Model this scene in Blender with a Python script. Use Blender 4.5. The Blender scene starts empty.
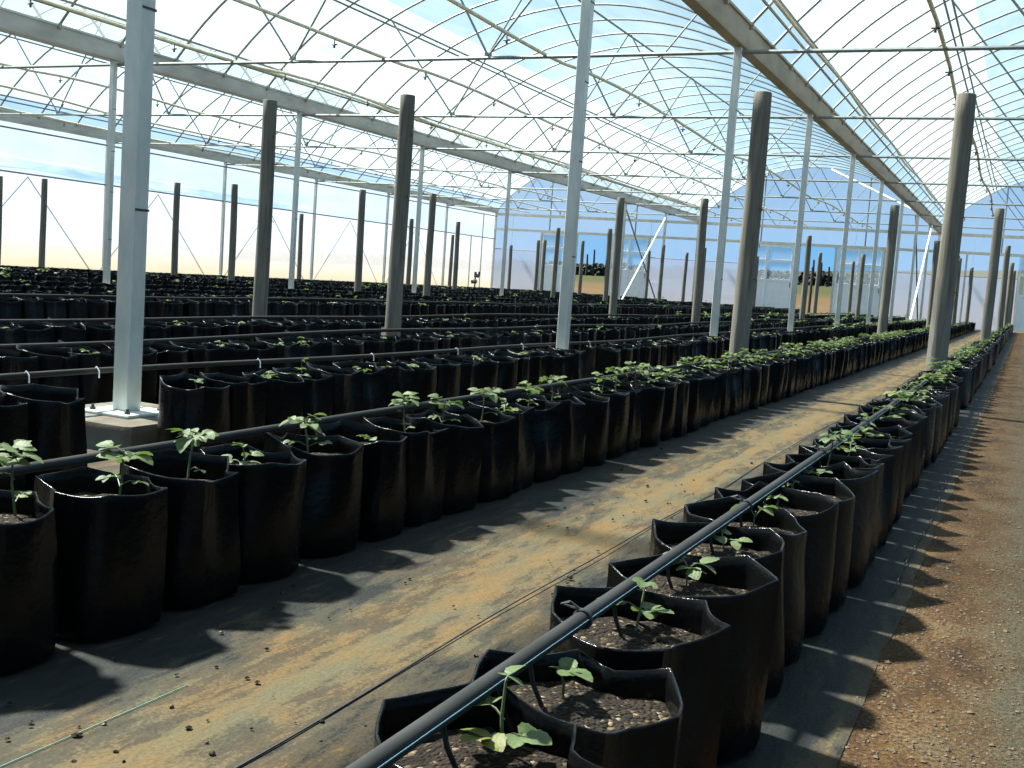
import bpy, math, random
from math import sin, cos, pi, radians, sqrt, atan2
from mathutils import Vector, Matrix, noise

C = bpy.context.scene.collection
ZC = 0.66                      # camera height above the floor


# ------------------------------------------------------------------ helpers
class MB:
    """collects vertices and faces for one mesh"""
    def __init__(s):
        s.v, s.f, s.m = [], [], []

    def add(s, v, f, mi=0):
        b = len(s.v)
        s.v += [tuple(p) for p in v]
        s.f += [tuple(i + b for i in q) for q in f]
        s.m += [mi] * len(f)
        return s

    def box(s, x0, x1, y0, y1, z0, z1, mi=0, bev=0.0):
        if bev <= 0:
            v = [(x, y, z) for z in (z0, z1) for (x, y) in ((x0, y0), (x1, y0), (x1, y1), (x0, y1))]
            f = [(3, 2, 1, 0), (4, 5, 6, 7), (0, 1, 5, 4), (1, 2, 6, 5), (2, 3, 7, 6), (3, 0, 4, 7)]
            return s.add(v, f, mi)
        b = bev

        def ring(z, d):
            return [(x0 + b + d, y0 + d, z), (x1 - b - d, y0 + d, z), (x1 - d, y0 + b + d, z), (x1 - d, y1 - b - d, z),
                    (x1 - b - d, y1 - d, z), (x0 + b + d, y1 - d, z), (x0 + d, y1 - b - d, z), (x0 + d, y0 + b + d, z)]
        v = ring(z0, b * .5) + ring(z0 + b, 0) + ring(z1 - b, 0) + ring(z1, b * .5)
        f = [tuple(reversed(range(8))), tuple(range(24, 32))]
        for k in range(3):
            for i in range(8):
                j = (i + 1) % 8
                f.append((k * 8 + i, k * 8 + j, k * 8 + 8 + j, k * 8 + 8 + i))
        return s.add(v, f, mi)

    def tube(s, pts, r, n=8, mi=0, closed_ends=True):
        pts = [Vector(p) for p in pts]
        rr = r if isinstance(r, (list, tuple)) else [r] * len(pts)
        v, f = [], []
        up = None
        for i, p in enumerate(pts):
            d = (pts[min(i + 1, len(pts) - 1)] - pts[max(i - 1, 0)]).normalized()
            if up is None:
                a = Vector((0, 0, 1)) if abs(d.z) < .9 else Vector((1, 0, 0))
                up = (a - d * a.dot(d)).normalized()
            else:
                up = (up - d * up.dot(d)).normalized()
            q = d.cross(up)
            for k in range(n):
                t = 2 * pi * k / n
                v.append(p + (q * cos(t) + up * sin(t)) * rr[i])
        for i in range(len(pts) - 1):
            for k in range(n):
                k2 = (k + 1) % n
                f.append((i * n + k, i * n + k2, i * n + n + k2, i * n + n + k))
        if closed_ends:
            f.append(tuple(reversed(range(n))))
            f.append(tuple(range((len(pts) - 1) * n, len(pts) * n)))
        return s.add(v, f, mi)

    def mesh(s, name, mats, smooth=True, ang=35):
        me = bpy.data.meshes.new(name)
        me.from_pydata(s.v, [], s.f)
        for m in (mats if isinstance(mats, (list, tuple)) else [mats]):
            me.materials.append(m)
        if any(s.m):
            me.polygons.foreach_set('material_index', s.m)
        if smooth:
            me.polygons.foreach_set('use_smooth', [True] * len(s.f))
            me.set_sharp_from_angle(angle=radians(ang))
        me.update()
        return me


def link(name, me, parent=None, loc=None, rz=0.0, scale=None):
    o = bpy.data.objects.new(name, me)
    C.objects.link(o)
    if parent is not None:
        o.parent = parent
    if loc is not None:
        o.location = loc
    if rz:
        o.rotation_euler = (0, 0, rz)
    if scale is not None:
        o.scale = scale
    return o


def tag(o, label, cat, group=None, kind=None):
    o['label'] = label
    o['category'] = cat
    if group:
        o['group'] = group
    if kind:
        o['kind'] = kind
    return o


def thing(name, label, cat, loc=(0, 0, 0), group=None):
    return tag(link(name, None, None, loc), label, cat, group)


def struct(name, me, loc=None):
    o = link(name, me, None, loc)
    o['kind'] = 'structure'
    return o


ONES = ['', 'first', 'second', 'third', 'fourth', 'fifth', 'sixth', 'seventh', 'eighth', 'ninth', 'tenth', 'eleventh', 'twelfth', 'thirteenth',
        'fourteenth', 'fifteenth', 'sixteenth', 'seventeenth', 'eighteenth', 'nineteenth']
TENS = {2: ('twentieth', 'twenty'), 3: ('thirtieth', 'thirty'), 4: ('fortieth', 'forty'), 5: ('fiftieth', 'fifty'), 6: ('sixtieth', 'sixty')}


def nth(n):
    if n < 20:
        return ONES[n]
    a, b = divmod(n, 10)
    return TENS[a][0] if b == 0 else TENS[a][1] + '-' + ONES[b]


def S(r, g, b):
    f = lambda c: (c / 255 / 12.92) if c <= 10 else ((c / 255 + .055) / 1.055) ** 2.4
    return (f(r), f(g), f(b), 1)


# ------------------------------------------------------------------ materials
class NT:
    def __init__(s, name):
        s.mat = bpy.data.materials.new(name)
        s.mat.use_nodes = True
        s.t = s.mat.node_tree
        s.n = s.t.nodes
        s.n.clear()
        s.out = s.n.new('ShaderNodeOutputMaterial')

    def node(s, typ, **kw):
        n = s.n.new(typ)
        for k, v in kw.items():
            setattr(n, k, v)
        return n

    def ln(s, a, b):
        s.t.links.new(a, b)

    def coords(s, space='obj', scale=(1, 1, 1)):
        if space == 'pos':
            src = s.node('ShaderNodeNewGeometry').outputs['Position']
        else:
            src = s.node('ShaderNodeTexCoord').outputs['Object']
        mp = s.node('ShaderNodeMapping')
        mp.inputs['Scale'].default_value = scale
        s.ln(src, mp.inputs['Vector'])
        return mp.outputs['Vector']

    def noise(s, vec, scale, detail=4, rough=.55):
        n = s.node('ShaderNodeTexNoise')
        n.inputs['Scale'].default_value = scale
        n.inputs['Detail'].default_value = detail
        n.inputs['Roughness'].default_value = rough
        s.ln(vec, n.inputs['Vector'])
        return n.outputs['Fac']

    def ramp(s, fac, stops):
        r = s.node('ShaderNodeValToRGB')
        e = r.color_ramp.elements
        while len(e) > 1:
            e.remove(e[-1])
        for i, (p, c) in enumerate(stops):
            x = e[0] if i == 0 else e.new(p)
            x.position = p
            x.color = c if isinstance(c, tuple) else (c, c, c, 1)
        s.ln(fac, r.inputs['Fac'])
        return r.outputs['Color']

    def mix(s, fac, a, b, blend='MIX'):
        m = s.node('ShaderNodeMix', data_type='RGBA', blend_type=blend)
        for sock, v in ((m.inputs[0], fac), (m.inputs[6], a), (m.inputs[7], b)):
            if hasattr(v, 'is_linked'):
                s.ln(v, sock)
            else:
                sock.default_value = v
        return m.outputs[2]

    def math(s, op, a, b=0.0, clamp=False):
        m = s.node('ShaderNodeMath', operation=op, use_clamp=clamp)
        for sock, v in ((m.inputs[0], a), (m.inputs[1], b)):
            if hasattr(v, 'is_linked'):
                s.ln(v, sock)
            else:
                sock.default_value = v
        return m.outputs[0]

    def scaled(s, col, k):
        return s.mix(1.0, col, (k, k, k, 1), 'MULTIPLY')

    def pbr(s, col, rough=.5, metal=0.0, spec=.5, bump=None, bstr=.3, bdist=.01):
        b = s.node('ShaderNodeBsdfPrincipled')
        for k, v in (('Base Color', col), ('Roughness', rough), ('Metallic', metal), ('Specular IOR Level', spec)):
            if hasattr(v, 'is_linked'):
                s.ln(v, b.inputs[k])
            else:
                b.inputs[k].default_value = v
        if bump is not None:
            bn = s.node('ShaderNodeBump')
            bn.inputs['Strength'].default_value = bstr
            bn.inputs['Distance'].default_value = bdist
            s.ln(bump, bn.inputs['Height'])
            s.ln(bn.outputs['Normal'], b.inputs['Normal'])
        s.ln(b.outputs[0], s.out.inputs['Surface'])
        return b


def simple(name, col, rough=.5, metal=0.0, var=.25, scale=12, spec=.5, stretch=(1, 1, 1), bstr=.1):
    t = NT(name)
    n = t.noise(t.coords('obj', stretch), scale, 5)
    lo = tuple(c * (1 - var) for c in col[:3]) + (1,)
    hi = tuple(min(1, c * (1 + var)) for c in col[:3]) + (1,)
    t.pbr(t.ramp(n, [(.3, lo), (.7, hi)]), rough, metal, spec, n, bstr, .004)
    return t.mat


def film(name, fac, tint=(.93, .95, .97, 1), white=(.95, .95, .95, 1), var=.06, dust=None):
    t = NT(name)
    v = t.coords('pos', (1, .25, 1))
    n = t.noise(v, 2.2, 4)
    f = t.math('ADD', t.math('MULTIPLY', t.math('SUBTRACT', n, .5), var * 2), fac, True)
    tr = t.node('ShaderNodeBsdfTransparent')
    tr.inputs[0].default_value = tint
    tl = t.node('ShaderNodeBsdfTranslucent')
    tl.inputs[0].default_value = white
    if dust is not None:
        # second colour graded towards the foot: soil splash on side_low, plain tint on end_low
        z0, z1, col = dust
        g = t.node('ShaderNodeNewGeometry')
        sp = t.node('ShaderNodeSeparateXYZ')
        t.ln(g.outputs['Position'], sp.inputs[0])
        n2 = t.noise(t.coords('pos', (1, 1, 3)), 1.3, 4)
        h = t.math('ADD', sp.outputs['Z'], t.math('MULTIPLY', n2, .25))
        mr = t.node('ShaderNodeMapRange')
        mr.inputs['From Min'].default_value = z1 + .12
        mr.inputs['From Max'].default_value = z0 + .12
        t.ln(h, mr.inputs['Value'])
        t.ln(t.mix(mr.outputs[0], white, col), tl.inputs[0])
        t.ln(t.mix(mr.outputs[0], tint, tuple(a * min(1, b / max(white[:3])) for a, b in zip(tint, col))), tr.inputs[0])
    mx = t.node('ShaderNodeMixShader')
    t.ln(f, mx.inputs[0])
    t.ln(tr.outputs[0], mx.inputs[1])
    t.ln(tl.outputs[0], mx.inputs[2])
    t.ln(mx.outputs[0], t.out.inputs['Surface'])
    return t.mat


M = {}
M['roof_film'] = film('roof_film', .14, (.92, .98, .93, 1), (.94, .99, .97, 1))
M['crown_film'] = film('crown_film', .088, (.93, .99, .96, 1), (.93, 1, .97, 1), .05)
M['slope_film'] = film('slope_film', .135, (.90, .97, .94, 1), (.92, .98, .95, 1), .04)
M['gutter_film'] = film('gutter_film', .065, (.90, .97, .98, 1), (.92, .98, .97, 1), .03)
M['clear_film'] = film('clear_film', .30, (.92, .96, 1.0, 1), (.93, .96, 1.0, 1))
M['side_film'] = film('side_film', .17, (.92, .96, 1, 1), (.95, .97, 1, 1))
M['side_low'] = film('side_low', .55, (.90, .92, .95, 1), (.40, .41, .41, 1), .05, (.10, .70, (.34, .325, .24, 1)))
M['streak'] = film('streak', .14, (.58, .70, .90, 1), (.55, .68, .90, 1), .4)
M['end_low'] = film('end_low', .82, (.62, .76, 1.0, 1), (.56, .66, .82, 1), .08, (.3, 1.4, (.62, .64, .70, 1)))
M['door_glass'] = film('door_glass', .2, (.86, .92, .95, 1), (.8, .88, .92, 1))

# black polythene
t = NT('black_plastic')
v = t.coords('obj', (1, 1, .45))
n1 = t.noise(v, 20, 3, .5)
n2 = t.noise(t.coords('obj'), 75, 4, .6)
h = t.math('ADD', n1, t.math('MULTIPLY', n2, .45))
dust = t.noise(t.coords('obj', (1, 1, .6)), 9, 5, .65)
col = t.mix(t.ramp(dust, [(.52, 0.0), (.8, .55)]), (.0026, .0027, .0028, 1), (.008, .007, .005, 1))
t.pbr(col, t.ramp(dust, [(.35, .17), (.7, .32)]), 0, .13, h, .5, .006)
M['plastic'] = t.mat

# growing medium
t = NT('potting_soil')
v = t.coords('obj')
vo = t.node('ShaderNodeTexVoronoi')
vo.inputs['Scale'].default_value = 190
t.ln(v, vo.inputs['Vector'])
sep = t.node('ShaderNodeSeparateColor')
t.ln(vo.outputs['Color'], sep.inputs[0])
base = t.ramp(t.noise(v, 60, 5), [(.3, (.004, .0026, .0016, 1)), (.7, (.036, .021, .010, 1))])
spk = t.ramp(sep.outputs[0], [(.0, 0.0), (.84, 0.0), (.88, 1.0)])
chip = t.ramp(sep.outputs[1], [(.0, (.07, .045, .022, 1)), (.6, (.15, .105, .055, 1)), (.95, (.30, .24, .15, 1))])
col = t.mix(spk, base, chip)
hh = t.math('SUBTRACT', t.noise(v, 120, 4), vo.outputs['Distance'])
t.pbr(t.scaled(col, .55), .9, 0, .2, hh, 1.0, .006)
M['soil'] = t.mat


def leafmat(name, c0, c1):
    t = NT(name)
    v = t.coords('obj')
    n = t.noise(v, 55, 3)
    col = t.scaled(t.ramp(n, [(.3, c0), (.7, c1)]), .60)
    b = t.node('ShaderNodeBsdfPrincipled')
    t.ln(col, b.inputs['Base Color'])
    b.inputs['Roughness'].default_value = .55
    b.inputs['Specular IOR Level'].default_value = .35
    bn = t.node('ShaderNodeBump')
    bn.inputs['Strength'].default_value = .5
    bn.inputs['Distance'].default_value = .002
    t.ln(t.noise(v, 260, 2), bn.inputs['Height'])
    t.ln(bn.outputs[0], b.inputs['Normal'])
    tl = t.node('ShaderNodeBsdfTranslucent')
    t.ln(t.mix(.5, col, (.10, .17, .02, 1)), tl.inputs[0])
    mx = t.node('ShaderNodeMixShader')
    mx.inputs[0].default_value = .35
    t.ln(b.outputs[0], mx.inputs[1])
    t.ln(tl.outputs[0], mx.inputs[2])
    t.ln(mx.outputs[0], t.out.inputs['Surface'])
    return t.mat


M['leaf'] = leafmat('leaf_green', (.085, .135, .040, 1), (.175, .235, .085, 1))
M['leaf_yellow'] = leafmat('leaf_yellow_green', (.15, .18, .03, 1), (.22, .22, .05, 1))
M['stem'] = simple('plant_stem', (.07, .09, .033, 1), .6)

# weathered poles
t = NT('weathered_wood')
v = t.coords('obj', (1, 1, .06))
n = t.noise(v, 34, 6, .65)
n2 = t.noise(t.coords('obj', (1, 1, .5)), 5, 4)
col = t.mix(t.ramp(n2, [(.35, 0.0), (.75, .6)]), t.ramp(n, [(.28, (.062, .055, .045, 1)), (.5, (.13, .118, .10, 1)), (.75, (.21, .195, .17, 1))]), (.10, .098, .075, 1))
t.pbr(col, .85, 0, .25, n, .6, .01)
M['wood'] = t.mat

t = NT('galvanised_steel')
n = t.noise(t.coords('obj', (1, 1, .35)), 14, 5, .6)
n2 = t.noise(t.coords('obj'), 5, 3)
col = t.mix(t.ramp(n2, [(.62, 0.0), (.78, .5)]), t.ramp(n, [(.3, (.39, .415, .39, 1)), (.7, (.56, .575, .53, 1))]), (.30, .28, .25, 1))
t.pbr(col, .5, .1, .5, n, .1, .003)
M['galv'] = t.mat
M['tube'] = simple('galvanised_tube', (.19, .215, .205, 1), .5, .2, .2, 20)
M['gutter'] = simple('gutter_steel', (.34, .31, .235, 1), .5, .1, .3, 5, stretch=(1, .3, 1))
M['gutter_grey'] = simple('grey_gutter_steel', (.52, .55, .54, 1), .5, .1, .25, 5, stretch=(1, .3, 1))
M['cream'] = simple('cream_paint', (.62, .58, .46, 1), .55, 0, .12, 6)
M['spray'] = simple('sun_bleached_hose', (.74, .68, .50, 1), .6, 0, .2, 9)
M['pipe'] = simple('black_pipe', (.021, .0215, .021, 1), .7, 0, .3, 40, spec=.12, stretch=(1, .2, 1))
M['stripe'] = simple('pale_blue_stripe', (.15, .27, .31, 1), .5, 0, .15, 40)
M['string'] = simple('green_string', (.12, .26, .20, 1), .7, 0, .15, 40)
M['clip'] = simple('white_clip', (.75, .77, .78, 1), .5)
M['dark'] = simple('dark_fitting', (.02, .02, .022, 1), .5)
M['white'] = simple('white_paint', (.72, .75, .76, 1), .5, 0, .06, 6)
M['bright'] = simple('sunlit_brace_white', (.86, .88, .88, 1), .45, 0, .04, 6)  # near-white puts sunlight on the roof strut into the colour; X braces share it
M['yellow'] = simple('yellow_tape', (.7, .55, .06, 1), .5)
M['wire'] = simple('thin_wire', (.45, .46, .46, 1), .5)
M['bark'] = simple('dark_pole', (.035, .030, .026, 1), .9)

t = NT('concrete')
v = t.coords('obj')
n = t.noise(v, 18, 6, .65)
st = t.noise(v, 4.5, 5, .6)
col = t.mix(t.ramp(st, [(.52, 0.0), (.66, .85)]), t.ramp(n, [(.3, (.14, .14, .118, 1)), (.7, (.24, .235, .205, 1))]), (.13, .068, .03, 1))
t.pbr(t.scaled(col, .55), .9, 0, .2, n, .5, .01)
M['concrete'] = t.mat

# woven ground cover under a skin of blown sand
t = NT('ground_cover')
g = t.node('ShaderNodeNewGeometry')
sp = t.node('ShaderNodeSeparateXYZ')
t.ln(g.outputs['Position'], sp.inputs[0])
big = t.noise(t.coords('pos', (3.4, 1.15, 1)), 1.6, 6, .62)
fine = t.noise(t.coords('pos', (26, 6, 1)), 1.0, 6, .7)
grain = t.noise(t.coords('pos', (1, 1, 1)), 160, 3, .6)
# sand lies thickest along the middle of the aisle and in the crease beside it; thinned by the bags to paint their shade
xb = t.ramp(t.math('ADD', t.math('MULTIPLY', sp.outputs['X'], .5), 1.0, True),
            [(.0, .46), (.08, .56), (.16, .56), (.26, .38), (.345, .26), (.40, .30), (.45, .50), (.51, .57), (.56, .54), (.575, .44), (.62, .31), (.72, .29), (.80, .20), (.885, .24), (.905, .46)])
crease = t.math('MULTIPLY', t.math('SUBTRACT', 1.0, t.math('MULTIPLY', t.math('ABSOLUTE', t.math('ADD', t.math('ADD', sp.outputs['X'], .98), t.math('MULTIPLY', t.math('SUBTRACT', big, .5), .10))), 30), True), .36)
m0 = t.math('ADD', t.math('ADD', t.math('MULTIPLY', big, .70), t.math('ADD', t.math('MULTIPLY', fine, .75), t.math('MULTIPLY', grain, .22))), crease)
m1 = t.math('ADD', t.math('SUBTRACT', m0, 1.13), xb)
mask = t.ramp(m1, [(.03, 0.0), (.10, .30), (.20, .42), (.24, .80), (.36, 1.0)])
fb = t.node('ShaderNodeTexWave', wave_type='BANDS', bands_direction='X')
fb.inputs['Scale'].default_value = 60
t.ln(t.coords('pos'), fb.inputs['Vector'])
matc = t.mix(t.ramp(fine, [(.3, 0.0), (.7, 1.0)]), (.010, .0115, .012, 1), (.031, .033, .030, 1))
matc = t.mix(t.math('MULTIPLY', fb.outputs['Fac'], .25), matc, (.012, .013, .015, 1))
sand = t.mix(t.ramp(t.noise(t.coords('pos', (5, 2.5, 1)), 2.2, 4), [(.35, 0.0), (.65, 1.0)]), (.125, .110, .066, 1), (.185, .112, .045, 1))
sand = t.mix(t.ramp(grain, [(.35, .35), (.6, 0.0)]), sand, (.055, .042, .022, 1))
col = t.mix(mask, matc, sand)
bh = t.math('ADD', t.math('MULTIPLY', big, 2.0), t.math('MULTIPLY', t.math('ADD', fine, grain), .25))
t.pbr(t.scaled(col, .60), t.ramp(mask, [(0.0, .70), (1.0, .92)]), 0, .12, bh, .45, .015)
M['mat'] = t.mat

t = NT('gravelly_dirt')
g = t.node('ShaderNodeNewGeometry')
sp = t.node('ShaderNodeSeparateXYZ')
t.ln(g.outputs['Position'], sp.inputs[0])
n = t.noise(t.coords('pos', (1, .55, 1)), 7, 7, .65)
f2 = t.noise(t.coords('pos'), 110, 4, .7)
vo = t.node('ShaderNodeTexVoronoi')
vo.inputs['Scale'].default_value = 190
t.ln(t.coords('pos'), vo.inputs['Vector'])
sc = t.node('ShaderNodeSeparateColor')
t.ln(vo.outputs['Color'], sc.inputs[0])
c0 = t.ramp(n, [(.32, (.036, .019, .008, 1)), (.50, (.110, .057, .019, 1)), (.68, (.195, .120, .048, 1))])
grey = t.ramp(f2, [(.3, (.03, .03, .021, 1)), (.7, (.085, .08, .056, 1))])
gx = t.ramp(t.math('ADD', t.math('ADD', sp.outputs['X'], .42), t.math('MULTIPLY', t.math('SUBTRACT', n, .5), .5)), [(.36, 0.0), (.52, .85)])
col = t.mix(gx, t.mix(t.ramp(f2, [(.40, .85), (.56, 0.0)]), c0, (.03, .017, .009, 1)), grey)
col = t.mix(t.ramp(sc.outputs[0], [(.88, 0.0), (.93, .7)]), col, (.13, .095, .058, 1))
t.pbr(t.scaled(col, .72), .95, 0, .15, t.math('ADD', f2, t.math('MULTIPLY', sc.outputs[0], .6)), .9, .012)
M['dirt'] = t.mat
t = NT('sandy_field')
n = t.noise(t.coords('pos', (.3, 1, 1)), .25, 6, .6)
col = t.ramp(n, [(.3, (.125, .080, .033, 1)), (.62, (.16, .105, .045, 1)), (.8, (.11, .10, .04, 1))])
g = t.node('ShaderNodeNewGeometry')
sp = t.node('ShaderNodeSeparateXYZ')
t.ln(g.outputs['Position'], sp.inputs[0])
gr = t.ramp(t.math('MULTIPLY', t.math('ADD', sp.outputs['Y'], t.math('MULTIPLY', n, 12)), .005), [(.62, 0.0), (.68, .85)])
col = t.mix(gr, col, (.055, .072, .022, 1))
t.pbr(t.scaled(col, .50), .95, 0, .1)
M['field'] = t.mat
M['pebble'] = simple('pebbles', (.058, .037, .019, 1), .8, 0, .75, 130)
M['hedge'] = simple('hedge_leaves', (.010, .016, .012, 1), .9, 0, .6, 1.2)
M['carpaint'] = simple('pale_car_paint', (.62, .68, .72, 1), .3, 0, .05, 3)
M['glassdark'] = simple('dark_glass', (.05, .07, .09, 1), .2)

# ------------------------------------------------------------------ frame of the house
y0, SP = 2.9407, 4.0
XR, XM, XL, XQ = -2.803, -10.848, -18.872, 5.22
YE = y0 + 9 * SP
ZGB = 2.3797 + ZC           # underside of the gutters
ZFOOT, ZAPEX = 2.60 + ZC, 4.40 + ZC
ZTIE = 2.335 + ZC
HALF = 3.90
RISE = ZAPEX - ZFOOT
RAD = (HALF * HALF + RISE * RISE) / (2 * RISE)


def arcz(dx, extra=0.0):
    return ZAPEX - RAD + sqrt((RAD + extra) ** 2 - dx * dx)


BAYS = {'left': ((XL + XM) / 2, 'left bay'), 'middle': ((XM + XR) / 2, 'middle bay'), 'right': ((XR + XQ) / 2, 'right bay')}

# roof films
for nm, (xc, _) in BAYS.items():
    v, f = [], []
    GX = [-HALF - .06, -3.9, -3.80, -3.70, -3.5, -3.25, -3.0, -2.75, -2.6, -2.45] + [-2.45 + .25 * i for i in range(1, 26)] + [HALF + .06]
    NX, ys = len(GX) - 1, [-7 + i * 2.0 for i in range(23)] + [YE + .04]
    for y in ys:
        for i in range(NX + 1):
            dx = GX[i]
            v.append((xc + dx, y, arcz(dx, .02)))
    for j in range(len(ys) - 1):
        for i in range(NX):
            a = j * (NX + 1) + i
            f.append((a, a + 1, a + NX + 2, a + NX + 1))
    mb = MB().add(v, f)
    for q in range(len(f)):
        dx = GX[q % NX] + .01
        mb.m[q] = 3 if dx < -3.71 else 0 if dx < -2.44 else 1 if dx < 1.9 else 2
    struct('ceiling_' + nm, mb.mesh('ceiling', [M['roof_film'], M['crown_film'], M['slope_film'], M['gutter_film']]))

# hoops: one every metre
pts = [(HALF * sin(a) / 1, 0, 0) for a in (0,)]
am = math.asin(HALF / RAD)
arc = [(RAD * sin(am * (2 * i / 28 - 1)), 0, ZAPEX - RAD + RAD * cos(am * (2 * i / 28 - 1))) for i in range(29)]
hoop_me = MB().tube(arc, .0175, 6).mesh('roof_hoop', M['tube'])
foot_me = {}
for s in (-1, 1):
    foot_me[s] = MB().box(s * HALF - .02, s * HALF + .02, -.018, .018, ZFOOT - .06, ZFOOT + .01).mesh('hoop_foot', M['gutter'], False)
for nm, (xc, bay) in BAYS.items():
    for i in range(32):
        y = YE - i
        if i == 0:
            lab = 'grey steel roof hoop in the %s, pressed against the far end wall' % bay
        else:
            lab = 'grey steel roof hoop across the %s, %s forward of the end wall' % (bay, nth(i))
        t_ = thing('roof_hoop', lab, 'roof hoop', (xc, y, 0), 'steel hoops under the roof film')
        link('bow', hoop_me, t_)
        for s in (-1, 1):
            link('foot_bracket', foot_me[s], t_)

# trusses: tie bar plus a W of braces at every fourth metre
tie_me = MB().tube([(-4.0, 0, ZTIE), (-2, 0, ZTIE - .006), (0, 0, ZTIE - .01), (2, 0, ZTIE - .006), (4.0, 0, ZTIE)], .021, 6).mesh('tie_bar', M['tube'])
br_me = []
for s in (-1, 1):
    for top in ((s * 2.43, arcz(2.43) - .02), (s * .03, ZAPEX - .03)):
        br_me.append(MB().tube([(s * 1.28, 0, ZTIE + .015), (top[0], 0, top[1])], .0125, 6).mesh('brace', M['tube']))
gus = [MB().box(s * 1.28 - .04, s * 1.28 + .04, -.008, .008, ZTIE - .025, ZTIE + .05).mesh('gusset', M['tube'], False) for s in (-1, 1)]
for nm, (xc, bay) in BAYS.items():
    for k in range(2, 10):
        lab = 'tie bar with W braces in the %s, %s' % (bay, 'at the end wall' if k == 9 else '%s one forward of end wall' % nth(9 - k))
        t_ = thing('roof_truss', lab, 'truss', (xc, y0 + k * SP + .035, 0), 'tie bars with W braces')
        link('tie_bar', tie_me, t_)
        for m in br_me:
            link('brace', m, t_)
        for m in gus:
            link('gusset', m, t_)


def runner(name, label, cat, pts, r, mat, group, n=6):
    return tag(link(name, MB().tube(pts, r, n).mesh(name, mat)), label, cat, group)


Y0R = 3.0
for nm, (xc, bay) in BAYS.items():
    runner('purlin', 'ridge purlin tube along the top of the %s' % bay, 'purlin', [(xc, Y0R, ZAPEX - .035), (xc, YE, ZAPEX - .035)], .016, M['tube'], 'lengthwise roof tubes')
    dx = -2.43
    runner('purlin', 'upper of the paired purlin tubes on the left slope of the %s' % bay, 'purlin', [(xc + dx + .005, Y0R, arcz(dx + .005) - .028), (xc + dx + .005, YE, arcz(dx + .005) - .028)], .015, M['tube'], 'lengthwise roof tubes')
    runner('purlin', 'lower of the paired purlin tubes on the left slope of the %s' % bay, 'purlin', [(xc + dx - .075, Y0R, arcz(dx - .075) - .028), (xc + dx - .075, YE, arcz(dx - .075) - .028)], .015, M['tube'], 'lengthwise roof tubes')
    gname = {'left': 'left eave gutter', 'middle': 'middle gutter', 'right': 'right gutter'}[nm]
    for q, (d2, wd) in enumerate(((-3.745, 'outer'), (-3.67, 'inner'))):
        runner('purlin', '%s film rail tube just above the %s on its right side' % (wd, gname), 'purlin', [(xc + d2, Y0R, arcz(d2) - .028), (xc + d2, YE, arcz(d2) - .028)], .015, M['tube'], 'lengthwise roof tubes')

# overhead spray lines lying on the tie bars, with misters hanging under them
mist = MB().tube([(0, 0, 0), (0, 0, -.05)], .006, 6).tube([(-.035, 0, -.05), (.035, 0, -.05)], .008, 6).tube([(0, 0, -.05), (0, 0, -.085)], .012, 6).mesh('mister', M['dark'])
rnd = random.Random(5)
SPRAY = [(-9.0, 'middle bay, beside the middle gutter'), (-6.9, 'middle bay, under the ridge'), (-4.85, 'middle bay, on the right slope side'),
         (-.95, 'right bay, on its left slope'), (-17.1, 'left bay, near the side wall'), (-15.0, 'left bay, under the ridge'), (-12.9, 'left bay, near the middle gutter'), (-10.42, 'middle bay, hard against the gutter'), (-2.42, 'right bay, hard against the gutter')]
for X, where in SPRAY:
    pts = []
    straight = X in (-10.42, -2.42)
    y = 7.0
    while y <= YE - .6:
        ph = ((y - y0) % SP) / SP
        if straight:
            pts.append((X + .02 * sin(y), y, 2.74 + ZC + .01 * sin(y * 1.3)))
        else:
            pts.append((X + .035 * sin(y * .83 + X), y, ZTIE + .03 + .04 * sin(pi * ph) * (1 if int(y / 4) % 2 else .3) + .02 * sin(y * .7 + X * 3)))
        y += .5
    t_ = thing('spray_line', 'beige overhead spray pipe along the ' + where, 'spray pipe', (X, 7, ZTIE), 'overhead spray pipes')
    mb = MB().tube([(p[0] - X, p[1] - 7, p[2] - ZTIE) for p in pts], .019, 8)
    link('hose', mb.mesh('hose', M['spray']), t_)
    if not straight:
        for q in range(2, len(pts) - 2, 4):
            p = pts[q]
            link('mister', mist, t_, (p[0] - X, p[1] - 7, p[2] - ZTIE - .015))

# gutters: folded steel channels
def gutter(X, label, mat, w=.118, name='gutter'):
    t_ = thing(name, label, 'gutter', (X, 0, ZGB), 'rain gutters')
    prof = [(-w, .22), (-w, .195), (-w + .02, .19), (-w + .045, .03), (-w + .06, 0), (w - .06, .0), (w - .045, .03), (w - .02, .19), (w, .195), (w, .22), (w - .03, .22), (w - .03, .19), (w - .06, .012), (-w + .06, .012), (-w + .03, .19), (-w + .03, .22)]
    ys = [-6, YE + .05]
    n = len(prof)
    v = [(p[0], y, p[1]) for y in ys for p in prof]
    f = [(i, (i + 1) % n, n + (i + 1) % n, n + i) for i in range(n)] + [tuple(reversed(range(n))), tuple(range(n, 2 * n))]
    link('channel', MB().add(v, f).mesh('channel', mat, True, 20), t_)
    seam = MB().box(-.07, .07, -.03, .03, -.006, .02)
    sm = seam.mesh('joint_strap', M['tube'], False)
    for k in range(1, 10):
        link('joint_strap', sm, t_, (0, y0 + k * SP + .3, 0))
    return t_


gutter(XR, 'large brownish steel gutter between middle and right bays, running to the far end', M['gutter'])
gutter(XM, 'grey steel gutter between the left and middle bays, crossing behind the thick white post', M['gutter_grey'])
gutter(XL, 'eave gutter along the top of the left side wall', M['gutter_grey'], .105)
gutter(XQ, 'outer gutter on the far side of the right bay', M['gutter'])

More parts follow.
